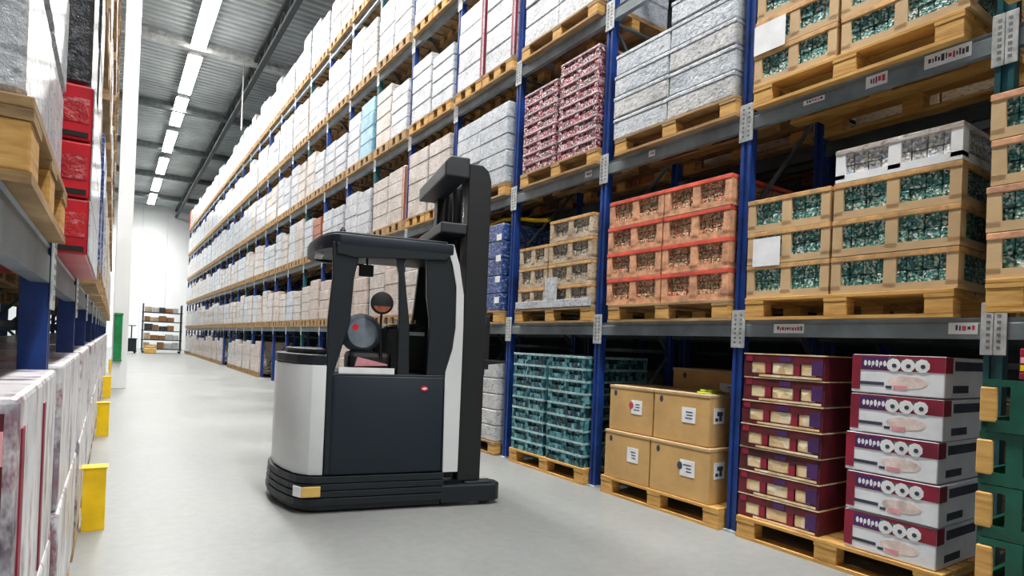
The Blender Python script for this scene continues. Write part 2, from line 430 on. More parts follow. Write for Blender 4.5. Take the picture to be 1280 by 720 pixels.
# ------------------------------------------------------------------ trays and cartons
# local frame: x = 0 front face, +x deeper; y along the aisle (+y away from the camera); z up
def make_tray(name, cat, w, d, h, body, rim, inside, nwin=2, rimh=.03, sidewin=True):
    r = thing(name, '', cat)
    g = .002; p = .055; mb = MB()
    mb.box(0, d, -w/2, w/2, g, g+.02)
    for s in (-1, 1):
        for x in (0, d-.02):
            y0, y1 = sorted((s*w/2, s*(w/2-p))); mb.box(x, x+.02, y0, y1, g+.02, h-rimh)
        y0, y1 = sorted((s*w/2, s*(w/2-.018)))
        mb.box(.02, .02+p, y0, y1, g+.02, h-rimh); mb.box(d-.02-p, d-.02, y0, y1, g+.02, h-rimh)
    for i in range(1, nwin):
        yy = -w/2+i*w/nwin; mb.box(0, .02, yy-p*.6, yy+p*.6, g+.02, h-rimh)
    mb.box(0, .02, -w/2, w/2, g+.02, g+.045); mb.box(.02, d, -w/2, -w/2+.018, g+.02, g+.045); mb.box(.02, d, w/2-.018, w/2, g+.02, g+.045)
    mb.build('tray_body', body, r)
    MB().box(-.004, .02, -w/2-.003, w/2+.003, h-rimh, h).box(.02, d, -w/2-.003, -w/2+.018, h-rimh, h).box(.02, d, w/2-.018, w/2+.003, h-rimh, h)\
        .box(d-.02, d, -w/2+.018, w/2-.018, h-rimh, h).build('rim', rim, r, bevel=.003)
    # packed goods: rows of rounded packs
    go = MB(); rr = random.Random(3); n = max(4, int(w/.075)); zt = h-rimh*.4
    for i in range(n):
        a = -w/2+.02+i*(w-.04)/n; b = a+(w-.04)/n-.004
        nz = max(2, int(h/.075))
        for j in range(nz):
            z0 = g+.022+j*(zt-g-.024)/nz; z1 = z0+(zt-g-.024)/nz-.003
            x = .012+rr.random()*.012; go.box(x, .1, a, b, z0, z1)
    for j in range(3):
        go.box(.1, d-.02, -w/2+.02+rr.random()*.006, w/2-.02-rr.random()*.006, g+.022+j*(zt-g-.024)/3, g+.022+(j+1)*(zt-g-.024)/3-.003)
    o = go.build('packed_goods', inside, r, bevel=.005, seg=1); o['kind'] = 'stuff'
    return r
def tray(kind, x, y, z, label, group):
    spec = dict(
        green=('printed_tray', 'tray', .57, .8, .222, M['card2'], M['rimtan'], M['gteal']),
        greenw=('printed_tray', 'tray', .665, .8, .222, M['card2'], M['rimtan'], M['gteal']),
        greyw=('printed_tray', 'tray', .66, .8, .2, M['label'], M['w3'], M['gwhite']),
        salmon=('printed_tray', 'tray', .5, .8, .21, M['card2'], M['salmon'], M['gteal']),
        coral=('printed_tray', 'tray', .625, .8, .225, M['salmon'], M['redrim'], M['gred']),
        grey=('printed_tray', 'tray', .5, .8, .215, M['bg'], M['rimtan'], M['ggrey']),
        greyc=('printed_tray', 'tray', .655, .8, .215, M['bg'], M['rimtan'], M['ggrey']),
        brown=('printed_tray', 'tray', 1.1, .8, .23, M['card'], M['rimtan'], M['ggrey']),
        teal=('bottle_tray', 'bottle tray', .56, .8, .113, M['gbottle'], M['tealfilm'], M['gbottle']),
        berry=('fruit_tray', 'fruit tray', .57, .8, .106, M['gberry'], M['pinkfilm'], M['gberry']),
    )[kind]
    rh = .022 if kind in ('teal', 'berry') else .03
    place(('tray', kind), lambda: make_tray(*spec, rimh=rh), (x, y, z), 0, label, group)
def stack(kind, n, h, x, y, z, txt, group, jit=.006):
    rr = random.Random(int(y*1000+z*10))
    for i in range(n):
        pos = 'bottom' if i == 0 else 'topmost' if i == n-1 else nth(i+1)+' from bottom'
        tray(kind, x+rr.uniform(0, jit), y+rr.uniform(-jit, jit), z+i*h, '%s, %s' % (txt, pos), group)

def P(l, yc, label, w=1.24, full=True, x=RX, golden=False, d=1.0): pallet(x, yc, LZ[l], 0, label, w, full, d, golden)
# --- bay 0
P(0, 1.945, 'wooden pallet on the floor under the maroon trays and purple-print boxes', golden=True)
P(1, 1.945, 'wooden pallet on the first beam under the teal-printed trays', golden=True)
P(2, 1.945, 'wooden pallet on the second beam under the high teal-printed trays', golden=True)
stack('green', 3, .224, RX+.01, 2.285, LZ[1]+PH, 'cardboard tray of teal packs, shorter stack above the maroon trays', 'teal-printed trays')
stack('greenw', 3, .224, RX+.01, 1.645, LZ[1]+PH, 'cardboard tray of teal packs, stack with white-film top', 'teal-printed trays')
tray('greyw', RX+.012, 1.645, LZ[1]+PH+3*.224, 'white film covered tray on top of the teal pack stack', 'teal-printed trays')
stack('green', 5, .224, RX+.01, 2.285, LZ[2]+PH, 'high cardboard tray of teal packs beside blue upright', 'teal-printed trays')
stack('greenw', 5, .224, RX+.01, 1.645, LZ[2]+PH, 'high cardboard tray of teal packs away from the blue upright', 'teal-printed trays')
def sheet(x, y, z, w, h, label, side=False):
    if side: o = MB().box(0, w, -.003, 0, -h/2, h/2)
    else: o = MB().box(-.003, 0, -w/2, w/2, -h/2, h/2)
    o = o.build('paper_sheet', M['label'], None, (x, y, z)); tag(o, label, 'paper', 'paper sheets on the loads'); return o
sheet(RX+.006, 2.42, 1.95, .2, .19, 'white paper sheet taped to the teal tray stack on the first beam')
sheet(RX+.006, 2.46, 3.42, .23, .2, 'white paper sheet on the high tray stack beside the blue upright')
sheet(RX+.3, 1.29, 2.02, .25, .3, 'white paper sheet hanging on the end of the teal tray stack', True)

# maroon trays
def make_maroon():
    r = thing('fruit_tray', '', 'fruit tray'); w, d, h = .57, .8, .158
    MB().box(0, d, -w/2, w/2, .002, .02).box(0, .015, -w/2, w/2, .1, .15).box(0, d, -w/2, -w/2+.015, .02, .15).box(0, d, w/2-.015, w/2, .02, .15)\
        .box(d-.015, d, -w/2+.015, w/2-.015, .02, .15).box(0, .015, -w/2+.015, -w/2+.06, .02, .1).box(0, .015, w/2-.06, w/2-.015, .02, .1)\
        .box(0, .015, -.12, -.08, .02, .1).box(0, .015, .08, .12, .02, .1).build('tray_body', M['dkmaroon'], r)
    MB().box(-.003, 0, -w/2, w/2, .15, .158).box(0, d, -w/2, -w/2+.015, .15, .158).box(0, d, w/2-.015, w/2, .15, .158).box(-.003, 0, -w/2+.02, w/2-.12, .004, .018)\
        .build('edge_strip', M['cream'], r)
    for a in ((-.27, -.2, .03, .12), (-.06, .02, .105, .14)): MB().box(-.003, 0, *a).build('purple_print', M['purple'], r)
    for a in ((.08, .12, .03, .09), (-.12, -.08, .02, .08), (.22, .27, .105, .14)): MB().box(-.003, 0, *a).build('red_print', M['maroon'], r)
    mb = MB()
    for (a, b) in ((-.24, -.125), (-.075, .075), (.125, .24)):
        mb.box(.004, .06, a, b, .022, .1)
    mb.box(.06, d-.02, -w/2+.02, w/2-.02, .022, .13)
    o = mb.build('packed_goods', M['cream'], r, bevel=.008); o['kind'] = 'stuff'
    return r
rr = random.Random(5)
for i in range(7):
    pos = 'bottom' if i == 0 else 'topmost' if i == 6 else nth(i+1)+' from bottom'
    place('maroon', make_maroon, (RX+.02+rr.uniform(0, .01), 2.285+rr.uniform(-.006, .006), PH+i*.16), 0,
          'dark maroon tray with cream packs beside the blue upright, %s' % pos, 'maroon trays')
# purple-print boxes
def flower(mb, yc, zc, r, m=0):
    n = 48; pts = []
    for k in range(n):
        a = 2*PI*k/n; q = r*(1+.03*math.cos(9*a)); pts.append((yc+q*math.cos(a), zc+q*math.sin(a)))
    mb.prism(pts, -.0045, -.002, 'yz', m)
def make_purple():
    r = thing('printed_carton', '', 'carton'); w, d, h = .48, .78, .226
    MB().box(0, d, -w/2, w/2, .002, h-.004).build('carton_body', M['cw'], r, bevel=.006)
    MB().box(-.002, .0, -w/2+.002, w/2-.002, .135, h-.006).box(-.002, 0, w/2-.05, w/2-.002, .02, .135).box(0, .09, -w/2-.002, -w/2, .135, h-.006).build('maroon_band', M['maroon'], r)
    MB().box(-.0035, -.002, w/2-.2, w/2-.055, .14, .21).build('purple_panel', M['purple'], r)
    mb = MB(); y = w/2-.07; q = random.Random(9)
    for k in range(6):
        hh = q.uniform(.026, .042); z0 = .162
        n = 10; pts = [(y-.007+.008*math.cos(2*PI*j/n), z0+.012+hh*.5*math.sin(2*PI*j/n)) for j in range(n)]
        mb.prism(pts, -.0045, -.0035, 'yz')
        if k in (2, 4): mb.box(-.0045, -.0035, y-.002, y+.001, z0-.012, z0+.012)
        y -= .021
    mb.build('white_lettering', M['label'], r)
    for yc in (.012, -.06, -.132):
        fl = MB(); ce = MB(); flower(fl, yc, .168, .036); ce.prism([(yc-.004+.012*math.cos(k*PI/5), .165+.012*math.sin(k*PI/5)) for k in range(10)], -.006, -.0045, 'yz')
        ce.build('flower_centre', M['ink'], fl.build('flower_print', M['label'], r))
    MB().box(-.003, -.002, -.1, -.02, .175, .2).box(-.003, -.002, .01, .05, .19, .208).build('leaf_print', M['leaf'], r)
    MB().prism([(-.06+.1*math.cos(k*PI/9), .075+.035*math.sin(k*PI/9)) for k in range(18)], -.0015, .001, 'yz').build('peach_print', M['peach'], r)
    MB().box(-.002, 0, .06, .19, .05, .068).box(-.002, 0, .02, .05, .035, .05).build('dark_print', M['ink'], r)
    MB().box(-.002, 0, -.06, .01, .03, .055).build('pink_print', M['pink'], r)
    MB().box(.12, .5, -w/2-.002, -w/2, .15, .2).box(.1, .3, -w/2-.002, -w/2, .03, .07).build('side_print', M['ink'], r)
    return r
for i in range(5):
    pos = 'bottom' if i == 0 else 'topmost' if i == 4 else nth(i+1)+' from bottom'
    place('purple', make_purple, (RX+.015+rr.uniform(0, .012), 1.605+rr.uniform(-.01, .01), PH+i*.228), 0,
          'white carton with maroon band and purple panel, %s in its stack' % pos, 'purple-print cartons')

# --- bay 1 : brown cartons
P(0, 3.33, 'wooden pallet on the floor under the brown cartons', golden=True)
def make_carton(w, d, h, seed):
    r = thing('brown_carton', '', 'carton')
    MB().box(0, d, -w/2, w/2, .001, h).build('carton_body', M['card'], r, bevel=.008)
    MB().box(-.004, d+.004, -w/2-.004, w/2+.004, h-.022, h+.002).build('lid_edge', M['card2'], r, bevel=.004)
    MB().prism([(w*.36+.018*math.cos(k*PI/6), h*.83+.026*math.sin(k*PI/6)) for k in range(12)], -.0015, .003, 'yz').build('hand_hole', M['ink'], r)
    l = MB().box(-.003, 0, -w*.27, -w*.03, h*.42, h*.72).build('front_label', M['label'], r)
    mb = MB(); q = random.Random(seed)
    for k in range(3):
        mb.box(-.004, -.003, -w*.22, -w*(.08+.06*q.random()), h*(.5+.06*k), h*(.52+.06*k))
    mb.build('label_print', M['ink'], l)
    MB().prism([(-w*.03+.025*math.cos(k*PI/6), h*.6+.03*math.sin(k*PI/6)) for k in range(12)], -.0045, -.003, 'yz').build('label_sticker', M['pinkink'] if seed == 1 else M['ink'], l) if seed in (1, 2) else None
    l2 = MB().box(.05, .17, -w/2-.003, -w/2, h*.45, h*.75).build('side_label', M['label'], r)
    MB().box(.065, .1, -w/2-.004, -w/2-.003, h*.5, h*.56).box(.085, .15, -w/2-.004, -w/2-.003, h*.6, h*.68).box(.11, .14, -w/2-.004, -w/2-.003, h*.5, h*.6).build('side_label_print', M['ink'], l2)
    return r
for (y, z, w, h, s, x, lab) in ((3.66, PH, .52, .405, 0, RX+.01, 'big brown carton, lower row, nearer the forklift'),
                           (3.098, PH, .575, .405, 2, RX+.01, 'big brown carton, lower row, beside the maroon trays'),
                           (3.652, PH+.41, .50, .385, 1, RX+.03, 'big brown carton, upper row, nearer the forklift'),
                           (3.115, PH+.41, .54, .385, 3, RX+.03, 'big brown carton, upper row, under the lime cloth')):
    o = make_carton(w, .5, h, s); o.location = (x, y, z); o['label'] = lab; o['group'] = 'big brown cartons'
o = make_carton(.95, .4, .36, 6); o.location = (RX+.57, 3.2, PH+.605); o['label'] = 'long brown carton with two white labels behind the big cartons'
o = make_carton(.95, .4, .6, 5); o.location = (RX+.57, 3.2, PH); o['label'] = 'brown carton hidden behind the big cartons'
mb = MB(); n = 14
ring = [(.0+.12*math.cos(2*PI*k/n)*(1+.15*math.sin(3*k)), .09*math.sin(2*PI*k/n)*(1+.15*math.cos(2*k))) for k in range(n)]
mb.prism(ring, 0, .012, 'xy'); mb.prism([(a*.8, b*.8) for a, b in ring], .012, .03, 'xy')
tag(mb.build('folded_cloth', M['yg'], None, (RX+.2, 2.98, PH+.41+.3875), .006, True), 'lime green folded cloth lying on the upper brown carton', 'cloth')
# bay 1 first beam: coral trays
P(1, 3.325, 'wooden pallet on the first beam under the coral-rimmed trays', golden=False)
stack('coral', 4, .227, RX+.01, 3.675, LZ[1]+PH, 'coral-rimmed tray of packs, stack nearer the forklift', 'coral-rimmed trays', .01)
stack('coral', 4, .227, RX+.01, 3.04, LZ[1]+PH, 'coral-rimmed tray of packs, stack beside the upright', 'coral-rimmed trays', .01)
# bay 1 second beam: film-wrapped white boxes
P(2, 3.325, 'wooden pallet on the second beam under the film-wrapped white boxes')
def make_wbox(w, d, h, m1, m2):
    r = thing('wrapped_carton', '', 'carton')
    MB().box(0, d, -w/2, w/2, .001, h-.002).build('carton_body', m1, r, bevel=.012)
    MB().box(-.004, .12, -w/2-.004, w/2+.004, h-.035, h-.004).build('lid_edge', m2, r, bevel=.006)
    return r
for i in range(5):
    for j, y in enumerate((3.675, 3.045)):
        if i == 4 and j == 0: continue
        m = ('w2', 'gr')[(i+j) % 2] if i < 3 else 'w2'
        place(('wbox', m), lambda m=m: make_wbox(.62, .9, .188, M[m], M['w2']), (RX+.01+.012*rr.random(), y, LZ[2]+PH+i*.19), 0,
              'film-wrapped white box on the second beam, %s from bottom, stack %s' % (nth(i+1), 'nearer the forklift' if j == 0 else 'with higher top'), 'film-wrapped white boxes')
# --- bay 2
P(0, 4.805, 'wooden pallet on the floor under the teal bottle trays', golden=True)
stack('teal', 9, .1145, RX+.012, 5.13, PH, 'shrink-wrapped tray of teal bottles, stack nearer the forklift', 'teal bottle trays', .004)
stack('teal', 9, .1145, RX+.012, 4.5, PH, 'shrink-wrapped tray of teal bottles, stack beside the blue upright', 'teal bottle trays', .004)
P(1, 4.805, 'wooden pallet on the first beam under the greyish tray stack')
stack('grey', 3, .218, RX+.012, 5.14, LZ[1]+PH, 'greyish cardboard tray under film, lower stack', 'greyish trays')
stack('greyc', 4, .218, RX+.012, 4.535, LZ[1]+PH, 'greyish cardboard tray, taller stack', 'greyish trays')
o = MB()
pts = [(-.006, .35, 0), (-.03, .1, .005), (-.02, -.2, -.004), (-.006, -.5, 0)]
o.box(-.012, -.004, -.62, .62, 0, .075).box(-.012, -.004, -.1, .1, .075, .3)
tag(o.build('stretch_film', M['w1'], None, (RX+.008, 4.79, LZ[1]+PH+.002), .004), 'white stretch film wound round the foot of the greyish trays', 'film')
P(2, 4.805, 'wooden pallet on the second beam under the berry trays')
stack('berry', 8, .1075, RX+.012, 5.12, LZ[2]+PH, 'fruit tray with pink and dark print, stack nearer the forklift', 'berry trays', .005)
stack('berry', 9, .1075, RX+.012, 4.5, LZ[2]+PH, 'fruit tray with pink and dark print, taller stack', 'berry trays', .005)

# --- bay -1
pallet(3.31, .47, LZ[1], 0, 'wooden pallet on the first beam at the right edge', 1.24, True, 1.0, True)
stack('salmon', 4, .213, 3.32, .845, LZ[1]+PH, 'salmon-rimmed tray at the right edge above the green trays', 'salmon-rimmed trays')
pallet(3.36, .47, LZ[2], 0, 'wooden pallet on the second beam at the right edge', 1.24, False, 1.0, True)
stack('brown', 3, .232, 3.37, .54, LZ[2]+PH, 'plain brown tray high at the right edge', 'plain brown trays')
def make_gtray():
    r = thing('produce_crate', '', 'crate'); w, d, h = .9, .5, .235
    MB().box(0, d, -w/2, w/2, .002, .02).box(0, .02, -w/2, w/2, .02, .055).box(0, d, -w/2, -w/2+.02, .02, .06).box(0, d, w/2-.02, w/2, .02, .06)\
        .box(d-.02, d, -w/2+.02, w/2-.02, .02, .2).box(0, .02, w/2-.16, w/2-.1, .055, .235).box(0, .02, w/2-.1, w/2, .205, .235).build('crate_body', M['gplastic'], r)
    for a in (w/2-.052, -w/2-.008): MB().box(-.012, .022, a, a+.06, .045, .2).build('corner_post', M['woodb'], r, bevel=.006)
    p = MB().box(-.01, -.001, -w/2+.06, w/2-.17, .13, .205).build('blue_panel', M['bluep'], r)
    MB().box(-.012, -.01, -w/2+.1, w/2-.19, .165, .18).build('white_lettering', M['label'], p)
    o = MB().box(.022, d-.03, -w/2+.03, w/2-.17, .03, .125).build('packed_goods', M['orange'], r, bevel=.02); o['kind'] = 'stuff'
    return r
for i in range(5):
    pos = 'bottom' if i == 0 else 'topmost' if i == 4 else nth(i+1)+' from bottom'
    place('gtray', make_gtray, (3.30+rr.uniform(-.008, .008), .63+rr.uniform(-.01, .01), i*.238), 0,
          'green crate with blue and orange goods at right edge, %s' % pos, 'green crates at the right edge')
mb = MB()
for q in range(4): mb.box(0, .4, -.36, .36, q*.035, q*.035+.033, q % 3)
tag(mb.build('folded_packs', [M['maroon'], M['yellow'], M['pink']], None, (3.33, .60, 5*.238+.002), .004), 'red, yellow and pink flat packs on top of the green crates', 'packs')

# ------------------------------------------------------------------ wrapped loads
def make_load(w, d, h, m, tiers, seed, strip=None, cols=2):
    q = random.Random(seed); mb = MB(); th = h/tiers
    for i in range(tiers):
        for j in range(cols):
            a = -w/2+j*w/cols; x = q.uniform(0, .014)
            mb.box(x, d-q.uniform(0, .01), a+.0015+q.uniform(0, .004), a+w/cols-.0015-q.uniform(0, .004), i*th+.0015, (i+1)*th-(0 if i < tiers-1 or j or seed % 2 else th*.18*q.random()))
    mats = [m]
    if strip: mb.box(-.006, .05, -w/2-.004, -w/2+.06, .01, h-.01, 1); mats.append(strip)
    return tag(mb.build('wrapped_load', mats, bevel=.012, seg=1), '', 'pallet load')
def load(key, x, y, z, rz, w, h, m, tiers, seed, label, group, strip=None, d=.95, cols=2):
    place(('load', key, w, h, m, seed, strip, d), lambda: make_load(w, d, h, M[m], tiers, seed, M[strip] if strip else None, cols), (x, y, z), rz, label, group)
NAMES = dict(w1='bright white', w2='bluish white', w3='warm white', pk='pinkish', gr='grey', bg='beige', tl='teal-printed', card3='dark brown', rustf='rust-brown', whmar='printed white', bluef='blue', blackf='black', redf='red')
hs = (.86, .93, 1.0, 1.07)
special = {(6, 3, 0): ('tl', 1.0), (5, 3, 1): ('w3', 1.0), (5, 1, 0): ('pk', 1.0), (8, 2, 0): ('rustf', .8),  (26, 5, 1): ('redf', 1.07), (4, 2, 0): ('w3', 1.0)}
for k in range(0, NB):
    for l in range(0, 6):
        if k < 3 and l < 3: continue
        if k < 2 or (k == 2 and l != 3): continue
        rr = random.Random(k*31+l*7)
        one = (k == 2) or (k == 3 and l in (0, 1, 2))
        z = LZ[l]
        # the floor row leaves the spot behind the truck open
        parts_ = [(0, 1.24)] if one else [(-.345, .66), (.345, .66)]
        for j, (dy, w) in enumerate(parts_):
            if l == 0 and k in (8, 9, 10, 11, 16): continue
            yc = bay_mid(k)+dy
            where = LEV[l]+', '+baytxt(k)
            if not one: where += ', %s half' % ('near' if j == 0 else 'far')
            if k == 5 and l == 5 and j == 0:
                pass
            pallet(RX, yc, z, 0, 'wooden pallet on the '+where, w, k < 5, 1.0)
            if l >= 3: m = rr.choice(['w1', 'w1', 'w1', 'w2', 'w3'])
            elif l == 2: m = rr.choice(['w1', 'w1', 'w2', 'w3', 'w3'])
            else: m = rr.choice(['pk', 'w3', 'w3', 'w3', 'pk', 'w2'])
            h = rr.choice(hs)-(.06 if l >= 3 else .13 if l else .08); strip = None
            if (k, l, j) in special: m, h = special[(k, l, j)]
            if k == 2 and l == 3: m, h = 'w1', 1.07
            if k == 3 and l == 3: m, h, strip = 'w1', 1.02, 'maroon'
            if k == 3 and l == 2: m, h = 'w2', .93
            if k == 3 and l == 1: m, h = 'bluef', 1.0
            if k == 3 and l == 0: m, h = 'gr', .9
            if k == 5 and l == 2 and j == 0: m, h, strip = 'w3', .86, 'rustf'
            if k == 4 and l == 2: m, h = 'w3', 1.0
            if k == 4 and l == 3 and j == 1: strip = None
            seed = rr.choice((1, 2)) if not one else 1
            load('r', RX+.015, yc, z+PH, 0, w-.02, h, m, 5 if w > 1 else 4, seed,
                 ('%s-edged white load, %s' % ('rust' if strip == 'rustf' else 'maroon', where)) if strip else '%s wrapped load, %s' % (NAMES[m], where), 'wrapped loads in the long rack', strip, cols=2 if w > 1 else 1)
# blue stack paper tags and the yellow band above it
for i in range(4):
    sheet(RX+.012, 5.82, LZ[1]+PH+.12+i*.24, .1, .07, 'small pale tag on the blue wrapped load, %s from bottom' % nth(i+1))
o = MB().tube([(0, .75, -.01), (0, .55, .07), (0, .3, .09), (.02, 0, .06), (.06, -.3, .0), (.1, -.5, -.02)], .022, 8).build('edge_band', M['yellow'], None, (RX+.3, 5.9, LZ[1]+PH+1.05), 0, True)
tag(o, 'yellow curved edge band lying over the blue wrapped load', 'band')

# row behind (back-to-back rack), put in to darken the gaps between the loads
BX = D+1.15
for k in range(0, 5):
    for l in range(0, 3):
        yc = bay_mid(k)
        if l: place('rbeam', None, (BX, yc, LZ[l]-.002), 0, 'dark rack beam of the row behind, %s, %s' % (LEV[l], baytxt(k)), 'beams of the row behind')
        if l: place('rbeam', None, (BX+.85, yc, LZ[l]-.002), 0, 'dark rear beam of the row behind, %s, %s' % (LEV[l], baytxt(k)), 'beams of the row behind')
        pallet(BX, yc, LZ[l], 0, 'wooden pallet of the row behind, %s, %s' % (LEV[l], baytxt(k)), 1.24, False, 1.0)
        m = ('bg', 'rustf', 'bg')[(k+l) % 3]
        load('b', BX+.02, yc, LZ[l]+PH, 0, 1.2, .86, m, 4, 1, '%s load in the row behind, %s, %s' % (NAMES[m], LEV[l], baytxt(k)), 'loads of the row behind')
for k in range(0, 6):
    place(('up', 'blue'), None, (BX, Y0+k*PITCH, 0), 0, 'dim blue upright of the row behind, %s from the right edge' % nth(k+1), 'uprights of the row behind')

# ------------------------------------------------------------------ rack on the left
rr = random.Random(21)
def lbay(k): return LY0+(k+.5)*PITCH
LT = 'beside the yellow guards'
for k in range(0, LNB):
    for l in range(0, 6):
        if k < 3 and l > 2: continue
        if k < 1 and l > 1: continue
        yc = lbay(k); w = 1.24; fx = {0: -.125, 1: -.17, 2: -.085, 3: -.08}.get(k, -.075)
        if l == 0: fx = -.135
        where = '%s, %s bay of the rack %s' % (LEV[l], nth(k+1), LT)
        if k == 0: yc = 1.765; w = .88
        if not (k == 1 and l == 1): pallet(fx, yc, LZ[l], PI, 'wooden pallet on the '+where, w, k < 2, 1.0)
        if k == 0 or l == 0 or (k == 1 and l == 1): continue
        m = {1: ['w1', 'w3', 'card3', 'bluef', 'w3', 'w3', 'bg', 'w1', 'rustf', 'w3', 'pk', 'w1', 'bg', 'w1'],
             2: ['w1', 'w3', 'blackf', 'bg', 'w3', 'rustf', 'w1', 'bg', 'w3', 'w1', 'bg', 'w1', 'w3', 'w1']}.get(l, ['w1', 'bg', 'rustf', 'w3', 'blackf', 'bg', 'w1', 'bluef', 'w3', 'bg', 'w1', 'w1', 'w3', 'w1'])[k]
        h = rr.choice((.93, 1.07, 1.12))
        load('l', fx-(.1 if k == 1 else .012)-rr.choice((0, .01)), yc+.02, LZ[l]+PH, PI, 1.2, h, m, 4, 1, '%s stretch-wrapped load, %s' % (NAMES[m], where), 'wrapped loads beside the yellow guards')
# floor row on the left: printed white cartons, two high
def make_lcarton(w):
    r = thing('printed_carton', '', 'carton'); d, h = .9, .488
    MB().box(0, d, -w/2, w/2, .001, h-.002).build('carton_body', M['whmar'], r, bevel=.012)
    MB().box(.02, d-.02, w/2, w/2+.003, .02, h-.03).build('end_panel', M['dkmaroon'], r)
    MB().box(.02, d-.02, w/2+.003, w/2+.005, h-.12, h-.06).build('end_lettering', M['pink'], r)
    if w < .5: MB().box(-.003, 0, w/2-.07, w/2-.03, .03, h-.06).build('maroon_strip', M['maroon'], r)
    return r
for k in range(0, LNB):
    for i in range(2):
        for j in range(2):
            w = .425 if k == 0 else .6
            yc = (1.765 if k == 0 else lbay(k))+(j-.5)*(w+.012); fx = -.126
            place(('lcarton', w), lambda w=w: make_lcarton(w), (fx-rr.uniform(.0, .006), yc, PH+i*.49), PI,
                  'printed white carton on the floor pallet, %s, %s, %s bay %s' % ('upper' if i else 'lower', 'near' if j == 0 else 'far', nth(k+1), LT), 'printed cartons beside the yellow guards')
load('l0', -.128, 1.765, LZ[1]+PH, PI, .87, 1.1, 'w1', 4, 2, 'white stretch-wrapped load above the near pallet, close to the camera', 'wrapped loads beside the yellow guards')
o = MB().box(0, .5, -.2, .2, 0, .19).build('open_carton', M['card3'], None, (-.22, 1.6, PH+.985), .006); o.rotation_euler.z = PI
tag(o, 'small brown cardboard box lying on the near white cartons', 'carton')
# red crates with black load above
def make_redcrate():
    r = thing('red_crate', '', 'crate'); w, d, h = 1.22, .95, .188
    MB().box(0, d, -w/2, w/2, .001, h-.002).build('crate_body', M['red'], r, bevel=.008)
    MB().box(.01, d-.02, w/2, w/2+.003, .06, .14).build('pale_print', M['redf'], r)
    MB().box(.01, .3, w/2+.003, w/2+.006, .012, .028).build('grip_slot', M['black'], r)
    MB().box(-.004, 0, -w/2, w/2, .004, h-.004).build('film_side', M['w1'], r)
    return r
for i in range(3):
    place('redcrate', make_redcrate, (-.08, 3.09, LZ[1]+i*.19), PI, 'red crate in the stack under the black load, %s' % ('bottom', 'middle', 'topmost')[i], 'red crates')
load('lb', -.082, 3.09, LZ[1]+3*.19, PI, 1.2, .72, 'blackf', 2, 1, 'black film-wrapped load on top of the red crates', 'wrapped loads beside the yellow guards')
# yellow guards
def make_guard():
    r = thing('rack_guard', '', 'guard')
    MB().prism([(-.06, 0), (.06, 0), (.06, .1), (.05, .1), (.05, .01), (-.05, .01), (-.05, .1), (-.06, .1)], .004, .385).build('shield', M['yellow'], r, bevel=.002)
    MB().box(-.068, .068, -.006, .11, .385, .395).build('top_lip', M['yellow'], r, bevel=.003)
    MB().box(-.06, .06, .0, .11, 0, .004).build('base_plate', M['yellow'], r)
    mb = MB()
    for x in (-.04, .04): mb.lathe([(.008, 0), (.008, .012)], x, .04, 8, cz=.004)
    mb.build('bolt', M['steel'], r)
    return r
for i, (x, y) in enumerate(((-.06, 4.5), (-.058, 8.45), (-.05, 13.1), (.0, 20.5))):
    place('guard', make_guard, (x, y, 0), 0, 'yellow steel rack guard standing on the floor, %s from the camera' % nth(i+1), 'yellow rack guards')
# column with green casing
struct(MB().box(-.03, .25, 0, .3, 0, 9.99), 'column', M['wall'], 'tall white building column beyond the yellow guards', 'column', loc=(.03, 15.2, 0), bevel=.01)
o = MB().box(-.07, .07, -.06, .0, .62, 1.55).box(-.08, .08, -.07, .0, 1.55, 1.6).box(-.08, .08, -.07, 0, .58, .62).build('column_casing', M['green'], None, (.1, 15.19, 0), .006)
tag(o, 'green steel casing strapped to the lower white column', 'guard')

# ------------------------------------------------------------------ far end: shelving trolley and pallet truck
t_ = thing('shelf_trolley', 'grey stacked shelf trolley at the far end of the aisle', 'trolley', (2.35, 39.6, 0))
for x in (-.95, .95):
    for y in (0, .7): MB().tube([(x, y, .12), (x, y, 2.8)], .03, 8).build('post', M['darkbeam'], t_)
for x in (-.9, .9):
    for y in (.04, .66): MB().lathe([(.0, -.03), (.06, -.03), (.06, .03), (0, .03)], x, y, 12, axis='y', cz=.06).build('wheel', M['black'], t_)
SZ = (.2, .72, 1.24, 1.76, 2.28)
for z in SZ: MB().box(-1, 1, -.03, .73, z, z+.05).build('shelf', M['mastg'], t_)
rr = random.Random(4)
for s, z in enumerate(SZ):
    x = -.88; n = 0
    while x < .6:
        w = rr.uniform(.24, .42); n += 1
        m = rr.choice(['bg', 'gr', 'card3', 'gr', 'blackf'])
        o = MB().box(0, w, 0, .55, 0, rr.uniform(.22, .4)).build('small_carton', M[m], None, (2.35+x, 39.65, z+.052), .012)
        tag(o, '%s carton on the far trolley, %s shelf, %s along' % (NAMES[m], nth(s+1), nth(n)), 'carton', 'cartons on the far trolley'); x += w+.03
pt = thing('pallet_truck', 'dark blue hand pallet truck parked before the far wall', 'pallet truck', (.85, 38.4, 0))
MB().box(-.25, .25, 0, .35, .1, .75).box(-.28, .28, -.05, .4, .75, .82).build('body', M['navy'], pt, bevel=.02)
MB().tube([(0, .1, .8), (0, -.1, 1.5)], .03, 8).tube([(-.2, -.1, 1.5), (.2, -.1, 1.5)], .025, 8).build('tiller', M['black'], pt)
for x in (-.2, .2): MB().box(x-.08, x+.08, .35, 1.4, .06, .13).build('fork', M['darkbeam'], pt, bevel=.01)
for x in (-.18, .18): MB().lathe([(0, -.04), (.1, -.04), (.1, .04), (0, .04)], x, .15, 14, axis='x', cz=.1).build('wheel', M['black'], pt)
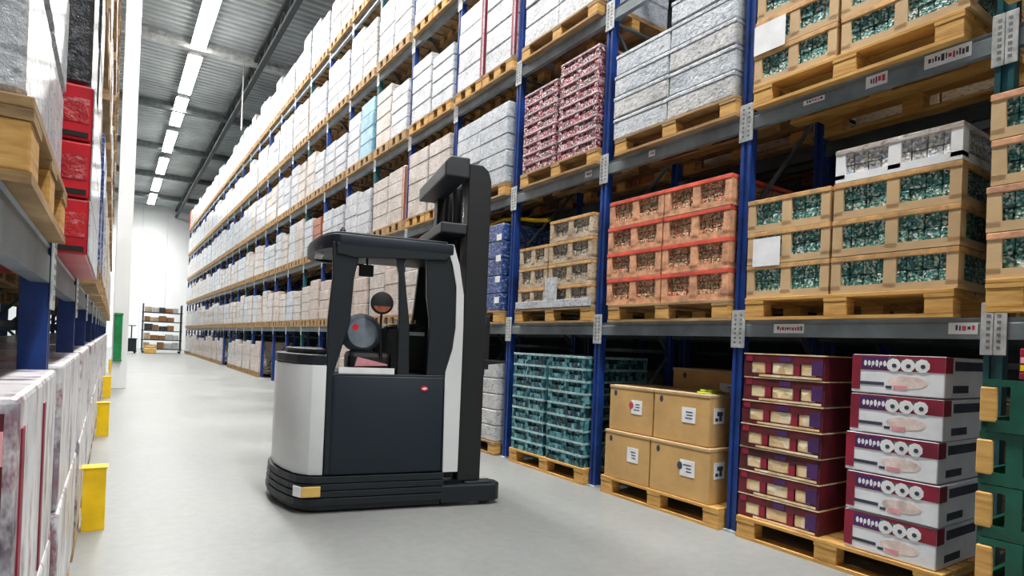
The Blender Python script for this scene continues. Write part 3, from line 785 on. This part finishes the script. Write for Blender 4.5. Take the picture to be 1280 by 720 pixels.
o = MB().box(-.3, .3, 0, .35, 0, .3).box(-.24, .24, .04, .3, .3, .42).build('plastic_tub', M['amber'], None, (1.75, 38.6, .0), .03); tag(o, 'orange tub on the floor before the far trolley', 'tub')

# ------------------------------------------------------------------ reach truck
A = math.radians(-13)
T = thing('reach_truck', 'dark navy and white electric reach truck with cab roof and black mast', 'forklift', (1.14, 4.30, 0), A)
rear = [(.06, 0), (.005, .02), (-.05, .07), (-.10, .16), (-.175, .34), (-.235, .55), (-.255, .75), (-.235, .9), (-.16, .98), (-.04, 1.0)]
def curve(off): return [(u+off*(1 if u < .3 else 0), v+(off if v < .5 else -off)*(.8 if v < .12 or v > .9 else 0)) for u, v in rear]
def fp(off, u1): c = curve(off); return [(u1, c[0][1])]+c+[(u1, c[-1][1])]
# skirt with ridges
mb = MB(); mb.prism(fp(.03, 1.0), .02, .06)
zz = [.06, .108, .116, .158, .166, .208, .216, .262]
for i in range(0, 8, 2): mb.prism(fp(.004*(i/2), 1.02), zz[i], zz[i+1])
for i in range(1, 7, 2): mb.prism(fp(.026, 1.0), zz[i], zz[i+1])
mb.build('base_skirt', M['truckblk'], T, bevel=.003)
c = curve(.035); body = [(.135, c[0][1]+.0)]+[(u+.0, v) for u, v in c if True][1:-1]+[(.135, c[-1][1])]
pts = [p for p in body]
MB().prism(pts, .27, 1.055).build('rear_panel', M['white'], T, bevel=.006, smooth=True)
MB().prism(pts, 1.06, 1.13).prism([(p[0]*.8+.03, p[1]*.84+.08) for p in pts], 1.13, 1.17).build('battery_cover', M['truckblk'], T, bevel=.012)
MB().box(.16, 1.0, .06, .97, .262, .95).build('chassis', M['truckblk'], T)
# navy side panel, edge rounded
pn = [(.175, .06), (.18, .03), (.21, .018), (.99, .018), (.999, .03), (.999, .06)]
mb = MB().prism(pn, .272, .985); mb.build('side_panel', M['navy'], T, bevel=.008, smooth=True)
MB().prism([(.16, .955), (.16, 1.0), (.99, .99), (.999, .955)], .05, .05+.03, 'xz').box(.17, .99, .03, .05, .985, 1.0).build('panel_cap', M['mastg'], T, bevel=.004)
lg = MB().prism([(.845+.028*math.cos(k*PI/8), .9+.019*math.sin(k*PI/8)) for k in range(16)], .012, .018, 'xz').build('badge', M['red'], T)
MB().prism([(.845+.02*math.cos(a), .9+.01*math.sin(a)) for a in (0, .7, 1.6, 3.14, 3.8, 4.7)], .0105, .012, 'xz').build('badge_mark', M['label'], lg)
# rear pillar (near side) and far twin
def pil(v0, v1): return MB().prism([(.145, .27), (.185, .27), (.185, 1.0), (.285, 1.38), (.30, 1.7), (.34, 1.9), (.14, 1.95), (.15, 1.7), (.128, 1.38), (.135, 1.0)], v0, v1, 'xz')
pil(.03, .1).build('rear_pillar', M['truckblk'], T, bevel=.008)
MB().prism([(.64, .99), (.73, .99), (.715, 1.4), (.655, 1.83), (.70, 1.9), (.56, 1.9), (.60, 1.85), (.625, 1.75), (.638, 1.4)], .04, .1, 'xz').build('middle_pillar', M['truckblk'], T, bevel=.006)
# front black panel beside the mast
MB().prism([(.86, .99), (1.0, .98), (1.0, .27), (1.01, .26), (1.13, .26), (1.135, 1.2), (1.13, 1.62), (1.09, 1.85), (1.03, 2.01), (.85, 2.0), (.80, 1.9), (.825, 1.9), (.835, 1.75), (.84, 1.6), (.87, 1.42)], .035, .1, 'xz').build('front_panel', M['truckblk'], T, bevel=.006)
MB().prism([(1.03, 2.005), (1.08, 1.85), (1.124, 1.62), (1.13, 1.37), (1.13, .262), (1.012, .262), (1.0, .98), (1.003, 1.03), (1.05, 1.2), (1.068, 1.37), (1.062, 1.68), (1.025, 1.85), (.968, 2.005)], .018, .034, 'xz').build('white_trim', M['white'], T, bevel=.004)
# far side supports
MB().prism([(.86, .95), (1.13, .95), (1.13, 1.62), (1.03, 1.95), (.95, 1.95), (.92, 1.6)], .9, .96, 'xz').build('far_pillar', M['truckblk'], T, bevel=.006)
MB().box(1.0, 1.13, .1, .96, .26, 1.15).build('mast_bulkhead', M['truckblk'], T)
# roof
rc = [(.19, .01), (.14, .04), (.08, .15), (.03, .35), (0, .6), (-.01, .8), (.02, .93), (.09, .985), (.2, 1.0)]
roof = [(1.03, .01)]+rc+[(1.03, 1.0)]
mb = MB().prism(roof, 1.92, 2.005).prism([(u*.94+.03, v*.9+.05) for u, v in roof], 2.005, 2.03)
mb.build('cab_roof', M['navy'], T, bevel=.018, smooth=True)
MB().prism([(.17, 1.86), (.30, 1.84), (.45, 1.85), (.98, 1.88), (1.02, 1.94), (.17, 1.94)], .012, .06, 'xz').prism(rc+[(u+.05, v*.93+.03) for u, v in rc[::-1]], 1.9, 1.94).build('roof_rim', M['truckblk'], T, bevel=.006)
MB().box(.04, .1, .38, .66, 1.885, 1.9).box(.42, .62, .2, .5, 1.925, 1.94).build('roof_reflection', M['lens'], T)  # pale strips painted in as white reflections under the roof edge
MB().lathe([(.028, 0), (.022, .03), (.006, .055)], .22, .2, 14, cz=2.029).build('beacon', M['black'], T)
# lights at the skirt corner
MB().box(-.004, .125, -.012, .0, .125, .2).build('amber_lamp', M['amber'], T, bevel=.006)
MB().prism([(-.004, -.012), (-.06, .07), (-.052, .078), (-.004, .0)], .125, .2).build('corner_lamp', M['lens'], T, bevel=.003)
MB().prism([(-.166, .72), (-.156, .82), (-.148, .82), (-.155, .72)], .15, .24).build('side_lamp', M['lens'], T)
# front legs
for v0, v1 in ((.0, .17), (.83, 1.0)):
    mb = MB().prism([(1.0, v0), (1.44, v0), (1.48, v0+.04), (1.48, v1-.04), (1.44, v1), (1.0, v1)], .03, .165)
    l = mb.build('load_leg', M['truckblk'], T, bevel=.012)
    MB().lathe([(0, -.05), (.06, -.05), (.06, .05), (0, .05)], 1.36, (v0+v1)/2, 16, axis='y', cz=.062).build('load_wheel', M['black'], l)
    MB().box(1.2, 1.42, v0+.03, v1-.03, .165, .178).build('leg_cover', M['mastg'], l, bevel=.004)
# mast
for v0, v1 in ((.06, .19), (.81, .94)):
    prof = [(1.14, .18), (1.325, .18), (1.325, 2.535), (1.30, 2.615), (1.25, 2.655), (1.14, 2.655)]
    if v0 > .5: prof = [(1.07 if a < 1.15 else a, b) for a, b in prof]
    MB().prism(prof, v0, v1, 'xz').build('mast_channel', M['mast'], T, bevel=.008)
for v0, v1 in ((.215, .285), (.715, .785)):
    MB().box(1.15, 1.27, v0, v1, .2, 2.62).build('inner_rail', M['mastg'], T, bevel=.004)
MB().box(1.20, 1.23, .29, .71, .3, 2.6).build('mast_shield', M['mast'], T)
MB().tube([(1.17, .5, .3), (1.17, .5, 2.55)], .04, 14).build('lift_cylinder', M['mast'], T, smooth=True)
for v in (.36, .64): MB().tube([(1.175, v, .3), (1.175, v, 2.6)], .012, 6).build('lift_chain', M['black'], T)
for z in (.9, 1.6, 2.3): MB().box(1.141, 1.146, .195, .203, z-.15, z+.12).build('mast_bright_strip', M['steel'], T)  # narrow bright steel strips between the mast posts
MB().box(1.332, 1.336, .1, .14, 1.2, 1.6).build('rail_highlight', M['steel'], T)  # bright steel sliver laid on as a highlight of the mast rail
MB().prism([(.94, 2.53), (.94, 2.64), (.98, 2.69), (1.135, 2.69), (1.135, 2.53)], .03, 1.0, 'xz').build('top_crossbar', M['mastg'], T, bevel=.012)
MB().prism([(.93, 2.1), (.93, 2.18), (1.135, 2.18), (1.135, 2.1)], .05, 1.03, 'xz').build('lower_crossbar', M['mastg'], T, bevel=.01)
ca = MB().box(1.335, 1.39, .15, .85, 1.05, 1.13).box(1.335, 1.39, .15, .85, 1.4, 1.48).box(1.335, 1.375, .2, .26, 1.0, 1.55).box(1.335, 1.375, .74, .8, 1.0, 1.55).build('fork_carriage', M['mast'], T, bevel=.006)
for v in (.3, .66): MB().prism([(1.395, 1.5), (1.395, 1.08), (1.6, 1.1), (1.6, 1.115), (1.44, 1.125), (1.44, 1.5)], v, v+.1, 'xz').build('fork', M['mast'], T, bevel=.004)
# cab interior
MB().box(.2, 1.0, .2, .93, .95, 1.0).build('cab_floor', M['black'], T)
st = MB().prism([(.18, 1.2), (.26, 1.2), (.26, 1.48), (.17, 1.5), (.165, 1.3)], .15, .6, 'xz').build('back_console', M['black'], T, bevel=.02)
mb = MB().lathe([(.03, -.2), (.11, -.19), (.15, -.12), (.155, 0), (.15, .12), (.11, .19), (.03, .2)], .4, .42, 20, axis='y', cz=1.3)
mb.build('seat_back', M['seat'], T, smooth=True)
MB().box(.3, .62, .2, .62, 1.0, 1.16).build('seat_cushion', M['black'], T, bevel=.04)
co = MB().prism([(.56, 1.0), (.96, 1.0), (.96, 1.36), (.84, 1.4), (.62, 1.38), (.5, 1.3), (.5, 1.2)], .45, .85, 'xz').build('control_console', M['black'], T, bevel=.02)
mb = MB(); q = random.Random(2)
for k in range(9): mb.lathe([(.009, 0), (.009, .03), (.004, .036)], .58+k*.035, .5+q.uniform(0, .1), 8, cz=1.395)
mb.build('control_button', M['label'], T)
MB().tube([(.72, .4, 1.3), (.72, .4, 1.36)], .02, 8).tube([(.72+.1*math.cos(k*PI/8), .4+.1*math.sin(k*PI/8), 1.36) for k in range(17)], .013, 8).build('steering_wheel', M['black'], T, smooth=True)
MB().lathe([(.024, 0), (.024, .02), (.015, .03)], .33, .1, 14, axis='y', cz=1.34).build('stop_button', M['red'], T)
MB().prism([(.34, 1.05), (.58, 1.06), (.58, 1.07), (.36, 1.12)], .14, .2, 'xz').build('document_sheet', M['pink'], T)
MB().box(.22, .62, .052, .06, 1.0, 1.045).build('white_label_strip', M['label'], T)
MB().box(.7, .92, .44, .449, 1.3, 1.33).build('display', M['label'], T)
mi = MB().lathe([(.0, -.01), (.07, -.01), (.085, 0), (.085, .02), (0, .03)], .52, .12, 24, axis='y', cz=1.53).build('round_mirror', M['black'], T, smooth=True)
MB().prism([(.52+.068*math.cos(PI+.35+k*(PI-.7)/10), 1.53+.068*math.sin(PI+.35+k*(PI-.7)/10)) for k in range(11)], .106, .109, 'xz').build('red_reflection', M['rustf'], mi)  # red half-disc painted in as the mirror's reflection
MB().tube([(.52, .14, 1.45), (.52, .16, 1.3), (.54, .2, 1.1)], .01, 8).build('mirror_stalk', M['black'], mi)
MB().box(.36, .47, .3, .33, 1.74, 1.83).tube([(.42, .32, 1.83), (.42, .32, 1.94)], .01, 6).build('cab_mirror', M['black'], T, bevel=.008)

# ------------------------------------------------------------------ light and camera
w = bpy.data.worlds.new('World'); bpy.context.scene.world = w; w.use_nodes = True
w.node_tree.nodes['Background'].inputs['Color'].default_value = (.93, .97, 1, 1)
w.node_tree.nodes['Background'].inputs['Strength'].default_value = .45

cam_d = bpy.data.cameras.new('Camera'); cam = bpy.data.objects.new('Camera', cam_d); C.objects.link(cam)
F, yaw, pit, rol, cx, cy = 750.0, 0.5898667, 0.0019433, 0.0410644, 642.50, 430.866
f = Vector((math.sin(yaw)*math.cos(pit), math.cos(yaw)*math.cos(pit), math.sin(pit)))
r = Vector((math.cos(yaw), -math.sin(yaw), 0)); u = r.cross(f)
r2 = r*math.cos(rol)+u*math.sin(rol); u2 = -r*math.sin(rol)+u*math.cos(rol)
m3 = Matrix((r2, u2, -f)).transposed()
cam.matrix_world = Matrix.Translation((0, 0, 1.25)) @ m3.to_4x4()
cam_d.sensor_width = 36; cam_d.lens = F*36/1280; cam_d.shift_x = (640-cx)/1280; cam_d.shift_y = (cy-360)/1280
cam_d.clip_start = .05; cam_d.clip_end = 200
sc = bpy.context.scene; sc.camera = cam
sc.view_settings.view_transform = 'Standard'; sc.view_settings.look = 'None'; sc.view_settings.gamma = 1; sc.view_settings.use_curve_mapping = False
sc.view_settings.exposure = 0.08
